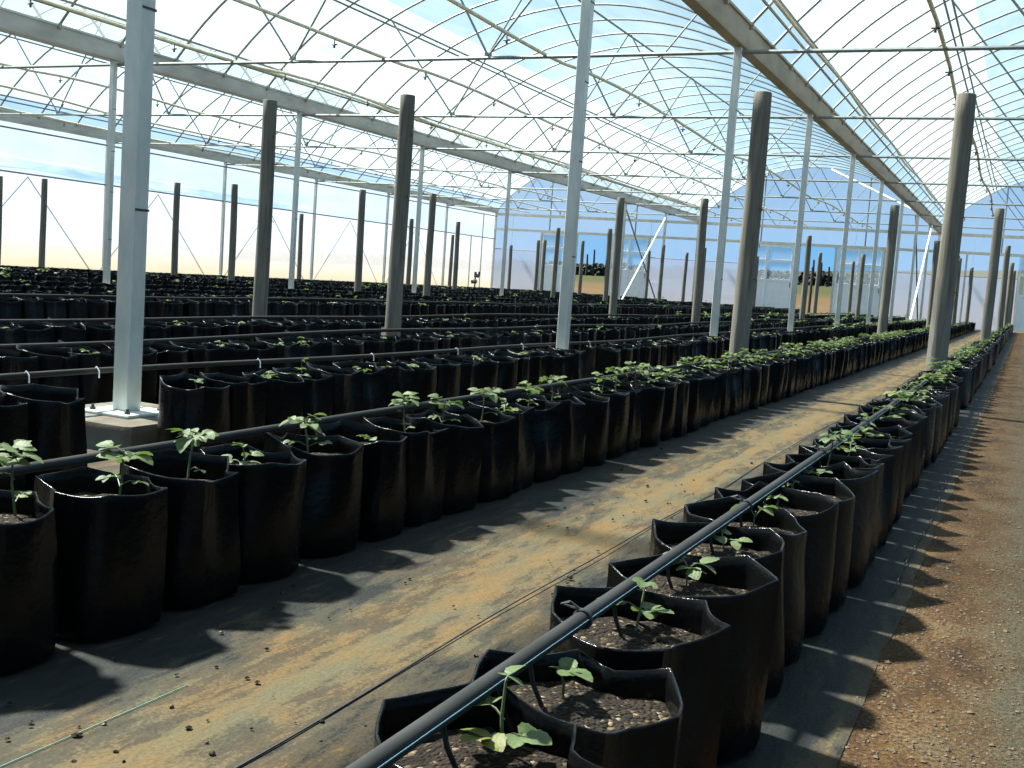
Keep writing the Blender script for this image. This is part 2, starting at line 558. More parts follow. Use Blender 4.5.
# galvanised posts
A = .068
shaft_me = MB().box(-A / 2, A / 2, -A / 2, A / 2, 0, ZGB - .105, 0, .003).mesh('post_tube', M['galv'], True, 30)
plate_me = MB().box(-.11, .11, -.11, .11, 0, .012, 0, .004).mesh('base_plate', M['galv'])
bolt_me = MB().tube([(0, 0, 0), (0, 0, .02)], .0055, 6).tube([(0, 0, .002), (0, 0, .010)], .0105, 6).mesh('bolt', M['dark'])
clamp_me = MB().tube([(0, -.005, 0), (0, A / 2 + .02, 0)], .006, 6).tube([(0, A / 2 + .004, 0), (0, A / 2 + .012, 0)], .012, 6).box(A / 2 - .012, A / 2 + .002, -A / 2 + .004, A / 2 + .002, -.004, .004).mesh('clamp_band', M['dark'])


def footing(seed):
    r = random.Random(seed)
    mb = MB().box(-.24, .24, -.25, .27, -.12, .093, 0, .018)
    mb.v = [(x + r.uniform(-.006, .006), y + r.uniform(-.006, .006), z + (r.uniform(-.004, .004) if z > 0 else 0)) for x, y, z in mb.v]
    return mb.mesh('concrete_footing', M['concrete'])


foot_blk = [footing(i) for i in range(3)]


def gpost(X, k, label, near):
    t_ = thing('galvanised_post', label, 'post', (X, y0 + k * SP, 0), 'galvanised gutter posts')
    link('post_tube', shaft_me, t_, (0, 0, .105))
    link('base_plate', plate_me, t_, (0, 0, .093))
    link('concrete_footing', foot_blk[k % 3], t_)
    if near:
        for sx in (-1, 1):
            for sy in (-1, 1):
                link('bolt', bolt_me, t_, (sx * .078, sy * .078, .103))
        for z in (.75, 1.40, 1.95, 2.5):
            link('clamp_band', clamp_me, t_, (0, 0, z + .07 * sin(k + z)))
    return t_


for k in range(10):
    gpost(XR, k, ['thick white galvanised post on a concrete block, left of the picture', 'white galvanised post on a concrete block, mid picture beside the aisle row'][k] if k < 2
          else ('white galvanised post under the right gutter, against the end wall' if k == 9 else 'white galvanised post under the right gutter, %s post from the front' % nth(k + 1)), k < 5)
for k in range(2, 10):
    gpost(XM, k, 'white galvanised post under the middle gutter, %s' % ('against the end wall' if k == 9 else '%s visible from the left edge' % nth(k - 1)), k < 5)
for k in range(4, 10):
    gpost(XL, k, 'white galvanised post of the left side wall, %s' % ('in the far corner' if k == 9 else '%s visible from the left edge' % nth(k - 3)), False)

# wooden poles
def pole_mesh(seed, H, r0):
    r = random.Random(seed)
    n, m = 18, 14
    v, f = [], []
    ox = r.uniform(0, 50)
    for j in range(m + 1):
        z = H * j / m
        for i in range(n):
            a = 2 * pi * i / n
            rr = r0 * (1.03 - .09 * j / m) * (1 + .05 * noise.noise(Vector((cos(a) * 1.4 + ox, sin(a) * 1.4, z * 1.3))))
            v.append((rr * cos(a) + .006 * sin(z * 2 + ox), rr * sin(a) + .006 * cos(z * 1.7 + ox), z))
    for j in range(m):
        for i in range(n):
            k = (i + 1) % n
            f.append((j * n + i, j * n + k, (j + 1) * n + k, (j + 1) * n + i))
    f.append(tuple(reversed(range(n))))
    b = len(v)
    for i in range(n):                                   # slightly broken top edge
        x, y, z = v[m * n + i]
        v.append((x * .9, y * .9, z + .006))
    for i in range(n):
        k = (i + 1) % n
        f.append((m * n + i, m * n + k, b + k, b + i))
    f.append(tuple(range(b, b + n)))
    return MB().add(v, f).mesh('pole_shaft', M['wood'], True, 50)


POLES = [  # X, Y, height above the floor, label, near
    (-.47, 7.45, 1.96, 'tall wooden pole standing in the right-hand bag row, biggest of that row', 1),
    (-.44, 15.72, 1.96, 'wooden pole in the right-hand bag row, second behind the biggest', 0),
    (-.45, 24.5, 1.96, 'wooden pole in the right-hand bag row, third behind the biggest', 0),
    (-.46, 32.9, 1.96, 'wooden pole in the right-hand bag row, fourth behind the biggest', 0),
    (-.45, 38.3, 1.93, 'wooden pole in the right-hand bag row, last before the end wall', 0),
    (-1.70, 7.35, 1.96, 'tall wooden pole behind the row left of the aisle, front one', 1),
    (-1.73, 15.75, 1.96, 'wooden pole behind the row left of the aisle, second of its line', 0),
    (-1.74, 23.9, 1.96, 'wooden pole behind the row left of the aisle, third of its line', 0),
    (-1.72, 31.8, 1.96, 'wooden pole behind the row left of the aisle, hidden by the gutter posts, fourth', 0),
    (-1.68, 38.2, 1.95, 'wooden pole behind the row left of the aisle, last, with wire above', 2),
    (-4.40, 7.40, 1.96, 'tall dark wooden pole left of centre, its top against the middle gutter', 1),
    (-5.83, 7.61, 1.96, 'tall wooden pole between thick white post and the dark central pole', 1),
    (-4.34, 15.8, 1.96, 'wooden pole at centre, just left of the second-row gutter post', 0),
    (-5.74, 16.15, 1.96, 'wooden pole beside the left half of the X braces', 0),
    (-4.34, 24.3, 1.96, 'wooden pole in front of the right door opening, larger of two', 0),
    (-5.56, 33.1, 1.96, 'wooden pole in front of the right door opening, smaller of two', 0),
    (-4.29, 32.6, 1.96, 'wooden pole before the right leaf of the right doors', 0),
    (-5.33, 38.3, 1.94, 'wooden pole standing close to the right leaf of the right doors', 2),
    (-14.58, 16.39, 1.96, 'dark wooden pole before the left wall, first right of the thick white post', 0),
    (-13.14, 16.26, 1.96, 'dark wooden pole before the left wall, second right of the thick white post', 0),
    (-18.23, 16.62, 1.96, 'dark wooden pole against the left wall near the left picture edge', 0),
    (-18.30, 15.60, 1.90, 'dark wooden pole cut by the left picture edge', 0),
    (-18.22, 25.42, 1.96, 'small dark wooden pole by the left wall, right of the tall front pole', 0),
    (-10.54, 16.44, 1.96, 'dark wooden pole left of the dark central pole, mid distance', 0),
    (-14.65, 25.24, 1.96, 'thin dark pole just right of the dark central pole', 0),
    (-9.33, 16.74, 1.96, 'dark wooden pole right of the dark central pole, mid distance', 0),
    (-18.40, 34.6, 1.96, 'thin short pole by the left wall toward the far corner', 0),
    (-13.48, 25.62, 1.96, 'thin dark pole toward the far corner, taller of that pair', 0),
    (-17.70, 38.0, 1.82, 'thin pole by the end wall near the far left corner', 2),
    (-15.47, 35.4, 1.96, 'thin pole left of the left doors, left one of a close pair', 0),
    (-14.92, 34.68, 1.96, 'thin pole left of the left doors, with yellow tape on top', 3),
    (-10.93, 26.18, 1.96, 'dark pole in front of the left leaf of the left doors', 0),
    (-13.19, 33.77, 1.96, 'dark pole inside the left door opening', 0),
    (-9.25, 25.42, 1.96, 'dark pole at the right jamb of the left door opening', 0),
    (-12.40, 38.3, 1.90, 'thin pole behind the X braces, left one', 2),
    (-10.40, 33.5, 1.96, 'thin pole right of the X braces', 2),
    (-11.02, 38.3, 1.92, 'thin pole before the end film, left of the pale car shape', 0),
    (-9.25, 34.1, 1.96, 'thin pole hidden partly by the central pole, right of car shape', 0),
    (-8.52, 38.3, 1.93, 'thin pole before the left leaf of the right doors', 0),
]
pole_var = [pole_mesh(i, 1.96, .061) for i in range(5)]
hook_me = MB().tube([(0, 0, 0), (.014, 0, .004), (.02, 0, -.008), (.014, 0, -.014)], .003, 5).mesh('hook', M['dark'])
for i, (X, Y, H, lab, near) in enumerate(POLES):
    t_ = thing('wooden_pole', lab, 'pole', (X, Y, 0), 'round wooden poles among the bags')
    link('pole_shaft', pole_var[i % 5], t_, None, i * 1.3, (1, 1, H / 1.96))
    if near == 1:
        for q in range(5):
            a = .9 * (q % 2) - .3
            link('hook', hook_me, t_, (.057 * cos(a), .057 * sin(a), .75 + q * .23), a)
    if near == 2:
        link('support_wire', MB().tube([(0, 0, H), (.01, 0, ZGB + .02)], .005, 5).mesh('support_wire', M['wire']), t_)
    if near == 3:
        link('yellow_tape', MB().tube([(-.07, 0, H - .10), (-.03, 0, H - .02), (.05, 0, H - .01), (.075, 0, H - .05)], .02, 6).mesh('yellow_tape', M['yellow']), t_)

# ------------------------------------------------------------------ side wall (left)
def sheet(x0, y0_, z0, x1, y1_, z1, nu=1):
    return [(x0, y0_, z0), (x1, y1_, z0), (x1, y1_, z1), (x0, y0_, z1)], [(0, 1, 2, 3)]


mb = MB()
ZR1 = 1.40 + ZC
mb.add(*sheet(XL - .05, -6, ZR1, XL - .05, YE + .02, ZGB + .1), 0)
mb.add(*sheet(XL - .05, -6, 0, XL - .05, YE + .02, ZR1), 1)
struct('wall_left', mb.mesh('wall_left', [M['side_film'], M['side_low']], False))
# a folded strip of film along the wall, seen as a bluish band
mb = MB()
v, f = [], []
for i in range(25):
    y = 12 + i * .62
    dz = -.006 * i
    wv = .02 * sin(i * 1.7)
    v += [(XL - .07 + wv * .3, y, 1.56 + ZC + dz + wv), (XL - .07 + wv * .3, y, 1.80 + ZC + dz - wv - .004 * i)]
for i in range(24):
    f.append((2 * i, 2 * i + 2, 2 * i + 3, 2 * i + 1))
tag(link('film_strip', mb.add(v, f).mesh('film_strip', M['streak'])), 'bluish folded strip of film along the upper left wall', 'film strip')
tag(link('wall_rail', MB().tube([(XL, -2, ZR1), (XL, YE, ZR1)], .019, 6).mesh('wall_rail', M['tube'])), 'middle horizontal tube along the left side wall', 'rail', 'left wall rails')
tag(link('wall_rail', MB().tube([(XL + .03, -2, 2.265 + ZC), (XL + .03, YE, 2.265 + ZC)], .019, 6).mesh('wall_rail', M['tube'])), 'upper tube along the left side wall just under the eave gutter', 'rail', 'left wall rails')
tag(link('wall_rail', MB().box(XL - .03, XL, -2, YE, .0, .17).mesh('wall_rail', M['cream'])), 'cream board along the foot of the left side wall', 'board', 'left wall rails')
for y, z1, lab in ((37.85, 2.3 + ZC, 'thin upright of the left wall carrying the dark tap near the corner'), (36.93, ZR1, 'short thin upright of the left wall beside the far corner')):
    tag(link('wall_stud', MB().tube([(XL + .01, y, 0), (XL + .01, y, z1)], .026, 8).mesh('wall_stud', M['galv'])), lab, 'upright', 'thin wall uprights')
# standpipe with a tap
t_ = thing('standpipe_tap', 'dark tap fittings on a standpipe near the far left corner', 'tap', (XL + .15, 37.2, 0))
link('riser', MB().tube([(0, 0, 0), (0, 0, .62)], .03, 8).mesh('riser', M['dark']), t_)
link('valve', MB().tube([(-.09, 0, .38), (.06, 0, .38)], .07, 8).tube([(-.02, 0, .62), (.14, 0, .58)], .065, 8).tube([(0, 0, .55), (0, 0, .74)], .05, 8).mesh('valve', M['dark']), t_)
link('handwheel', MB().tube([(.14, 0, .60), (.16, 0, .76)], .04, 8).tube([(-.10, 0, .30), (-.13, 0, .42)], .05, 8).mesh('handwheel', M['dark']), t_)
for i, (y, lab) in enumerate(((16.83, 'faint inverted V wall brace left of the thick white post'), (20.63, 'faint inverted V wall brace right of the thick white post'), (24.9, 'faint inverted V wall brace right of the tall front pole'), (28.9, 'faint inverted V wall brace left of the central pole'), (32.9, 'faint inverted V wall brace right of the central pole'))):
    t_ = thing('wall_brace', lab, 'brace', (XL - .09, y, 0), 'inverted V braces outside the left wall')
    for s in (-1, 1):
        link('strut', MB().tube([(0, 0, ZR1), (0, s * 1.85, .1)], .009, 6).mesh('strut', M['white']), t_)

# ------------------------------------------------------------------ end wall
B2 = 1.78 + ZC
mb = MB()
ye = YE + .06
for xa, xb in ((XL, XM), (XM, XR), (XR, XQ)):
    xc = (xa + xb) / 2
    n = 24
    v, f = [], []
    for i in range(n + 1):
        x = xa + (xb - xa) * i / n
        dx = x - xc
        v += [(x, ye, B2), (x, ye, arcz(max(-HALF, min(HALF, dx)), .01))]
    for i in range(n):
        f.append((2 * i, 2 * i + 2, 2 * i + 3, 2 * i + 1))
    mb.add(v, f, 0)
ZLOW = 1.03 + ZC
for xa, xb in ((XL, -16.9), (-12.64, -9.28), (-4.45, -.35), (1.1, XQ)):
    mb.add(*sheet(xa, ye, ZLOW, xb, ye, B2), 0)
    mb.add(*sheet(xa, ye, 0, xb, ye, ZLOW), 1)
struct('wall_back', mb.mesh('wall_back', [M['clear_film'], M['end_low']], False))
for z, h_, lab, nm in ((2.35 + ZC, .05, 'upper cream beam across the end wall at gutter height', 'wall_beam'), (B2, .045, 'lower cream beam across the end wall above the doors', 'wall_beam')):
    tag(link(nm, MB().box(XL, XQ, YE - .03, YE + .03, z - h_, z + h_).mesh(nm, M['cream'])), lab, 'beam', 'cream end wall beams')
for xa, xb, lab in ((XL, -16.9, 'thin tube rail of the end wall in the far left corner'), (-12.64, -9.28, 'thin tube rail of the end wall between the two door sets'), (-4.45, -.35, 'thin tube rail of the end wall right of the right doors')):
    tag(link('wall_rail', MB().tube([(xa, YE, ZLOW), (xb, YE, ZLOW)], .018, 6).mesh('wall_rail', M['tube'])), lab, 'rail', 'end wall rails')
STUDS = [(-16.9, B2, 'left jamb post of the left doors'), (-15.45, B2, 'left edge post of the left door opening'), (-14.12, B2, 'right edge post of the left door opening'), (-12.62, B2, 'right jamb post of the left doors'),
         (-9.28, B2, 'left jamb post of the right doors'), (-7.38, B2, 'left edge post of the right door opening'), (-6.02, B2, 'right edge post of the right door opening'), (-4.44, B2, 'right jamb post of the right doors'), (-1.9, B2, 'end wall upright in front of the right bay film')]
for x, z1, lab in STUDS:
    tag(link('door_post', MB().box(x - .03, x + .03, YE - .035, YE + .02, 0, z1 - .046).mesh('door_post', M['galv'], False)), lab + ', grey steel', 'upright', 'end wall uprights')
for x, zz, lab in ((-16.6, 0, 'left bay, left one'), (-13.2, 0, 'left bay, right one'), (-8.6, 0, 'middle bay, left one'), (-5.1, 0, 'middle bay, right one'), (-.9, 0, 'right bay, left one')):
    for xa, xb in ((XL, XM), (XM, XR), (XR, XQ)):
        if xa < x < xb:
            top = arcz(x - (xa + xb) / 2) - .02
    tag(link('gable_stud', MB().tube([(x, YE, B2 + .045), (x, YE, top)], .024, 6).mesh('gable_stud', M['tube'])), 'thin upright in the end gable of the ' + lab, 'upright', 'gable uprights')


def door_leaf(idx, xa, xb, cols):
    y = YE + .0
    root = bpy.data.objects.new('door_%d' % idx, None)
    C.objects.link(root)
    root.location = ((xa + xb) / 2, YE, 0)
    root['kind'] = 'structure'
    x0, x1 = xa - root.location.x, xb - root.location.x
    Z0, Z1, ZM, ZL = .06, B2 - .06, 1.17 + ZC, .50 + ZC
    fr = MB()
    st = .055
    xs = [x0 + (x1 - x0) * i / cols for i in range(cols + 1)]
    for i, x in enumerate(xs):
        a = x if i == 0 else x - st
        b = x + st if i == 0 else x
        if 0 < i < cols:
            a, b = x - st * .7, x + st * .7
        fr.box(a, b, -.02, .02, Z0, Z1)
    for z in (Z0 + .03, ZL, ZM, Z1 - .03):
        fr.box(x0 + st, x1 - st, -.018, .018, z - .04, z + .04)
    link('door_frame', fr.mesh('door_frame', M['white'], False), root)
    for i in range(cols):
        a, b = xs[i] + st * .8, xs[i + 1] - st * .8
        p = MB().box(a, b, -.006, .006, Z0 + .06, ZL - .035)
        q = 4
        for k in range(1, q):
            xx = a + (b - a) * k / q
            p.box(xx - .004, xx + .004, -.009, .009, Z0 + .06, ZL - .035)
        link('door_panel', p.mesh('door_panel', M['white'], False), root)
        for za, zb in ((ZL + .04, ZM - .04), (ZM + .04, Z1 - .07)):
            link('glazing', MB().box(a, b, -.003, .003, za, zb).mesh('glazing', M['door_glass'], False), root)
    hd = MB().box(x1 - .05, x1 - .025, -.06, -.02, .95, 1.12).mesh('door_handle', M['tube'], False)
    link('door_handle', hd, root)


for i, (a, b, c) in enumerate(((-16.86, -15.5, 2), (-14.08, -12.66, 2), (-9.24, -7.42, 2), (-5.98, -4.48, 2), (-.32, 1.08, 2))):
    door_leaf(i + 1, a, b, c)


def xbrace(X, label, name='wind_brace'):
    t_ = thing(name, label, 'brace', (X, 0, 0), 'X braces between the last gutter posts')
    a, b = y0 + 7 * SP, y0 + 8 * SP
    link('light_strut', MB().tube([(.06, a + .05, .12), (.06, b - .05, ZGB - .04)], .024, 8).mesh('light_strut', M['bright']), t_)
    link('dark_strut', MB().tube([(-.06, b - .05, .12), (-.06, a + .05, ZGB - .04)], .022, 8).mesh('dark_strut', M['tube']), t_)


xbrace(XM, 'X brace of a white and a dark strut under the middle gutter')
xbrace(XR, 'X brace of a white and a dark strut under the right gutter')
tag(link('roof_brace', MB().tube([(-6.41, YE - .1, 4.33 + ZC), (-2.95, YE - 2.2, 2.68 + ZC)], .032, 8).mesh('roof_brace', M['bright'])), 'white diagonal strut under the far end of the middle bay roof', 'brace')

# ------------------------------------------------------------------ floor
v, f = [], []
struct('floor', MB().box(-19.2, 8.5, -7, YE + .4, -.3, 0).mesh('floor', M['dirt'], False))
rnd = random.Random(11)
v, f = [], []
xs = [-18.8, -12, -7, -4.5, -3.2, -2.4, -1.9] + [-1.7 + .075 * i for i in range(21)]
NY = 190
for j in range(NY + 1):
    y = -2 + (YE + 2) * (j / NY) ** 1.35
    for i, x in enumerate(xs):
        z = .006 + (.006 * noise.noise(Vector((x * 2.5, y * 1.1, 0))) + .004 * noise.noise(Vector((x * 7, y * 2.3, 4)))) * (1 if x > -2 else 0)
        z = max(z, .0025)
        xx = x
        if i == len(xs) - 1:
            xx = -.175 + .032 * noise.noise(Vector((0, y * 1.7, 9))) + .020 * noise.noise(Vector((0, y * 7, 3)))
            z = .002
        elif x > -.2:
            xx = min(x, -.235)
        v.append((xx, y, z))
n = len(xs)
for j in range(NY):
    for i in range(n - 1):
        a = j * n + i
        f.append((a, a + 1, a + n + 1, a + n))
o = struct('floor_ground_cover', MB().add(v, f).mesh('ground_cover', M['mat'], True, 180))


def cord(name, label, X, ya, yb, r, mat, wob=.006, cat='cord'):
    pts = []
    y = ya
    rr = random.Random(int(X * 1000))
    while y < yb:
        pts.append((X + wob * sin(y * 2.1) + wob * .6 * sin(y * 5.3 + 1), y, .0085 + r + .0015 * sin(y * 3)))
        y += .12
    return tag(link(name, MB().tube(pts, r, 6).mesh(name, mat)), label, cat)


cord('mat_cord', 'black cord lying along the ground cover seam down the aisle', -.862, .6, 14, .0016, M['dark'])
cord('string', 'thin pale green string on the ground cover at bottom left of the aisle', -1.10, .7, 1.32, .0007, M['string'], .003, 'string')
cord('edge_tape', 'thin pale strip along the ground cover edge beside the dirt path', -.205, 2.6, 16, .0016, M['pipe'], .006, 'strip')

# crumbs and pebbles
def pebbles(name, label, n, fx, fy, rmin, rmax, mat, seed, z=0.0, ex=1.0):
    r = random.Random(seed)
    mb = MB()
    for _ in range(n):
        x, y = fx(r), fy(r)
        s = r.uniform(rmin, rmax) * (1 if r.random() < .9 else 1.6)
        a = r.uniform(0, 6.3)
        k = 5
        v = [(x, y, z - s * .2)]
        for q in range(k):
            b = a + 2 * pi * q / k
            rr = s * r.uniform(.7, 1.15)
            v.append((x + rr * cos(b) * ex, y + rr * sin(b), z + s * r.uniform(.05, .4)))
        v.append((x + s * .15, y, z + s * r.uniform(.5, .95)))
        f = [(0, 1 + (q + 1) % k, 1 + q) for q in range(k)] + [(k + 1, 1 + q, 1 + (q + 1) % k) for q in range(k)]
        mb.add(v, f)
    return tag(link(name, mb.mesh(name, mat, False)), label, 'gravel', None, 'stuff')


pebbles('gravel', 'loose pebbles and grit strewn over the brown dirt path', 9500, lambda r: -.215 + abs(r.gauss(0, .33)), lambda r: .9 + 9 * r.random() ** 1.7, .0010, .0046, M['pebble'], 3)
pebbles('soil_crumbs', 'crumbs of soil scattered on the ground cover in the aisle', 300, lambda r: r.uniform(-1.3, -.5), lambda r: .9 + 6 * r.random() ** 1.5, .0015, .006, M['soil'], 4, .008)
pebbles('spilled_soil', 'spilled gravelly soil on the ground behind the front left bags', 2600, lambda r: -1.82 + r.gauss(0, .13), lambda r: 1.3 + 4 * r.random(), .003, .011, M['pebble'], 6, .008)
# mound of soil behind the third bag
v, f = [], []
for j in range(7):
    rr = .11 * j / 6
    for i in range(16):
        a = 2 * pi * i / 16
        v.append((rr * cos(a), rr * 1.2 * sin(a), .012 + .05 * (1 - (j / 6) ** 2) + .006 * noise.noise(Vector((rr * 60 * cos(a), rr * 60 * sin(a), 0)))))
for j in range(6):
    for i in range(16):
        k = (i + 1) % 16
        f.append((j * 16 + i, j * 16 + k, j * 16 + 16 + k, j * 16 + 16 + i))
tag(link('soil_mound', MB().add(v, f).mesh('soil_mound', M['dirt']), None, (-1.98, 2.12, 0)), 'small mound of brown soil behind the third front left bag', 'soil')


# ------------------------------------------------------------------ grow bags
HB = .25


def bag_geo(seed, hx, hy, m=6, depth=.055, levels=(0, .02, .08, .22, .4, .58, .74, .86, .94, 1.0)):
    """returns (bag MB, soil MB, soil height). Gusseted bag: soft round foot, six-cornered pinched mouth."""
    r = random.Random(seed)
    angs = [radians(a) + r.uniform(-.16, .16) for a in (-180, -122, -58, 0, 58, 122)]
    ox = r.uniform(0, 90)

    def sup(a, n=3.6):
        c, s = abs(cos(a)) / hx, abs(sin(a)) / hy
        return (c ** n + s ** n) ** (-1 / n)
    rad = [sup(a, 2.4) * r.uniform(.93, 1.08) * (1.07 if i % 3 == 0 else 1.0) for i, a in enumerate(angs)]
    hz = [r.uniform(-.011, .011) - .005 + .010 * sin(a) for a in angs]
    if r.random() < .5:
        q = r.randrange(6)
        rad[q] *= .80
        hz[q] -= .008
    P = [(rad[i] * cos(angs[i]), rad[i] * sin(angs[i])) for i in range(6)]
    poly, rz = [], []
    for i in range(6):
        a, b = P[i], P[(i + 1) % 6]
        sg = .009 if r.random() < .6 else -.006
        kink = r.random() < .6
        tk = r.uniform(.3, .7)
        if kink:
            sg = r.choice((.016, .010, -.016))
        for k in range(m):
            t_ = k / m
            bow = sg * (min(t_ / tk, (1 - t_) / (1 - tk)) if kink else sin(pi * t_))
            x, y = a[0] + (b[0] - a[0]) * t_, a[1] + (b[1] - a[1]) * t_
            l = sqrt(x * x + y * y) or 1
            poly.append((x * (1 + bow / l), y * (1 + bow / l)))
            rz.append(hz[i] + (hz[(i + 1) % 6] - hz[i]) * t_ - (.011 if kink and sg < 0 else .005) * sin(pi * t_))
    N = len(poly)
    ss = lambda a, b, x: (lambda u: u * u * (3 - 2 * u))(max(0, min(1, (x - a) / (b - a))))
    lean = (r.uniform(-.008, .008), r.uniform(-.008, .008))

    def ring(t_, shrink=0.0):
        s = .50 + .50 * ss(.1, .85, t_)
        sc = .97 + .03 * ss(0, .05, t_) + .022 * sin(pi * min(1, t_ * 1.15)) * (1 - t_ * .5)
        out = []
        for i, (px, py) in enumerate(poly):
            a = atan2(py, px)
            R = sup(a)
            x, y = R * cos(a) * (1 - s) + px * s, R * sin(a) * (1 - s) + py * s
            w = 1 + .035 * noise.noise(Vector((cos(a) * 2.2 + ox, sin(a) * 2.2, t_ * 1.6))) + .010 * noise.noise(Vector((cos(a) * 6 + ox, sin(a) * 6, t_ * 3.5)))
            L = sqrt(x * x + y * y)
            k = (sc * w * L - shrink) / L
            out.append((x * k + lean[0] * t_, y * k + lean[1] * t_, HB * t_ + rz[i] * ss(.62, 1, t_)))
        return out
    v, f = [], []
    for t_ in levels:
        v += ring(t_)
    nl = len(levels)
    for sh, dz in ((.0004, .0016), (.0016, .0026), (.0030, .0026), (.0042, .0014)):
        v += [(x, y, z + dz) for x, y, z in ring(1.0, sh)]
    ti = 1 - depth / HB
    mid = ring(1 - depth * .35 / HB, .0060)
    v += mid
    low = ring(ti - .03, .005)
    v += low
    for j in range(nl + 5):
        for i in range(N):
            k = (i + 1) % N
            f.append((j * N + i, j * N + k, (j + 1) * N + k, (j + 1) * N + i))
    f.append(tuple(reversed(range(N))))
    bag = MB().add(v, f)
    # soil surface
    sr = ring(ti, .0035)
    sv, sf = [], []
    zs = HB * ti
    for q in (1.0, .8, .55, .3):
        for i in range(N):
            x, y = sr[i][0] * q, sr[i][1] * q
            sv.append((x, y, zs + .012 * (1 - q) + .007 * noise.noise(Vector((x * 30 + ox, y * 30, 0))) + .004 * noise.noise(Vector((x * 90, y * 90 + ox, 0)))))
    for j in range(3):
        for i in range(N):
            k = (i + 1) % N
            sf.append((j * N + i, j * N + k, j * N + N + k, j * N + N + i))
    sf.append(tuple(range(3 * N, 4 * N)))
    return bag, MB().add(sv, sf), zs + .01


# ------------------------------------------------------------------ seedlings
def leaflet(mb, base, az, pitch, L, r, mi=0, lod=0, wide=.86):
    """serrated oval leaflet growing from base; az heading, pitch upward tilt, drooping towards the tip"""
    ns = 9 if lod == 0 else 4
    cols = (-1, -.5, 0, .5, 1) if lod == 0 else (-1, 0, 1)
    roll = r.uniform(-.45, .45)
    droop = r.uniform(.25, .9)
    fold = r.uniform(.15, .5)
    fx = Vector((cos(az) * cos(pitch), sin(az) * cos(pitch), sin(pitch)))
    sx = Vector((-sin(az), cos(az), 0))
    up = fx.cross(sx) * -1
    if up.z < 0:
        up = -up
    sx, up = sx * cos(roll) + up * sin(roll), up * cos(roll) - sx * sin(roll)
    v, f = [], []
    for i in range(ns):
        u = i / (ns - 1)
        w = wide * L * .5 * (sin(pi * (u ** .80)) ** .6 if 0 < u < 1 else .08) * ((1.06 if i % 2 else .95) if lod == 0 else 1)
        for c in cols:
            d = fx * (L * u) + sx * (w * c) + up * (fold * w * abs(c) - droop * L * u * u * .5 - .18 * w * c * c)
            v.append(base + d)
    n = len(cols)
    for i in range(ns - 1):
        for k in range(n - 1):
            a = i * n + k
            f.append((a, a + 1, a + n + 1, a + n))
    mb.add(v, f, mi)


def seedling(seed, kind):
    r = random.Random(seed)
    st, fo = MB(), MB()

    def comp(p, az, plen, pit, L, yellow=0):
        e = p + Vector((cos(az) * cos(pit), sin(az) * cos(pit), sin(pit))) * plen
        mid = (p + e) * .5 + Vector((0, 0, plen * .12))
        st.tube([p, mid, e], [.0013, .0011, .0009], 5)
        mi = 1 if r.random() < yellow else 0
        leaflet(fo, e, az, pit * .3 + r.uniform(-.2, .35), L, r, mi)
        for s in (-1, 1):
            leaflet(fo, e - (e - p) * .12, az + s * r.uniform(.9, 1.35), r.uniform(-.1, .35), L * r.uniform(.75, .95), r, mi)
    if kind == 'small':
        H = r.uniform(.016, .035)
        top = Vector((r.uniform(-.006, .006), r.uniform(-.006, .006), H))
        st.tube([Vector((0, 0, -.012)), Vector((0, 0, H * .5)), top], [.0018, .0016, .0013], 6)
        a0 = r.uniform(0, 6.3)
        for k in range(r.choice((2, 2, 3))):
            comp(top * r.uniform(.6, 1), a0 + k * 2.2 + r.uniform(-.4, .4), r.uniform(.010, .026), r.uniform(.25, .9), r.uniform(.023, .031))
    elif kind == 'trailing':
        H = r.uniform(.045, .075)
        top = Vector((r.uniform(-.012, .012), r.uniform(-.012, .012), H))
        st.tube([Vector((0, 0, -.012)), top * .5 + Vector((.003, 0, 0)), top], [.0020, .0017, .0013], 6)
        a0 = r.uniform(0, 6.3)
        comp(top, a0, .006, .9, r.uniform(.022, .027))
        for k in range(3):
            comp(top * r.uniform(.2, .55), a0 + 1.4 + k * 1.7 + r.uniform(-.3, .3), r.uniform(.02, .032), r.uniform(.1, .5), r.uniform(.026, .033), .1)
    elif kind == 'tall':
        H = r.uniform(.085, .125)
        top = Vector((r.uniform(-.015, .015), r.uniform(-.015, .015), H))
        st.tube([Vector((0, 0, -.012)), top * .5 + Vector((.004, .002, 0)), top], [.0026, .0021, .0015], 6)
        a0 = r.uniform(0, 6.3)
        for k in range(5):
            comp(top * r.uniform(.78, 1.0), a0 + k * 1.7 + r.uniform(-.4, .4), r.uniform(.012, .036), r.uniform(-.1, .6), r.uniform(.028, .036), .03)
        for k in range(r.choice((1, 2, 3))):
            comp(top * r.uniform(.2, .6), a0 + .8 + k * 2.4, r.uniform(.02, .045), r.uniform(.1, .7), r.uniform(.015, .023), .35)
    else:  # bushy
        H = r.uniform(.06, .095)
        top = Vector((0, 0, H))
        st.tube([Vector((0, 0, -.012)), top], [.003, .002], 6)
        for k in range(9):
            comp(top * r.uniform(.45, 1.05), k * .76 + r.uniform(-.4, .4), r.uniform(.02, .06), r.uniform(-.1, .8), r.uniform(.030, .040), .08)
    return st.mesh('seedling', M['stem']), fo.mesh('foliage', [M['leaf'], M['leaf_yellow']])


SEED = {k: [seedling(100 * q + i, k) for i in range(n)] for q, (k, n) in enumerate((('small', 8), ('trailing', 4), ('tall', 9), ('bushy', 6)))}
KINDTXT = {'small': 'low seedling', 'trailing': 'sprawling seedling', 'tall': 'upright seedling', 'bushy': 'bushy plant', None: 'no plant'}

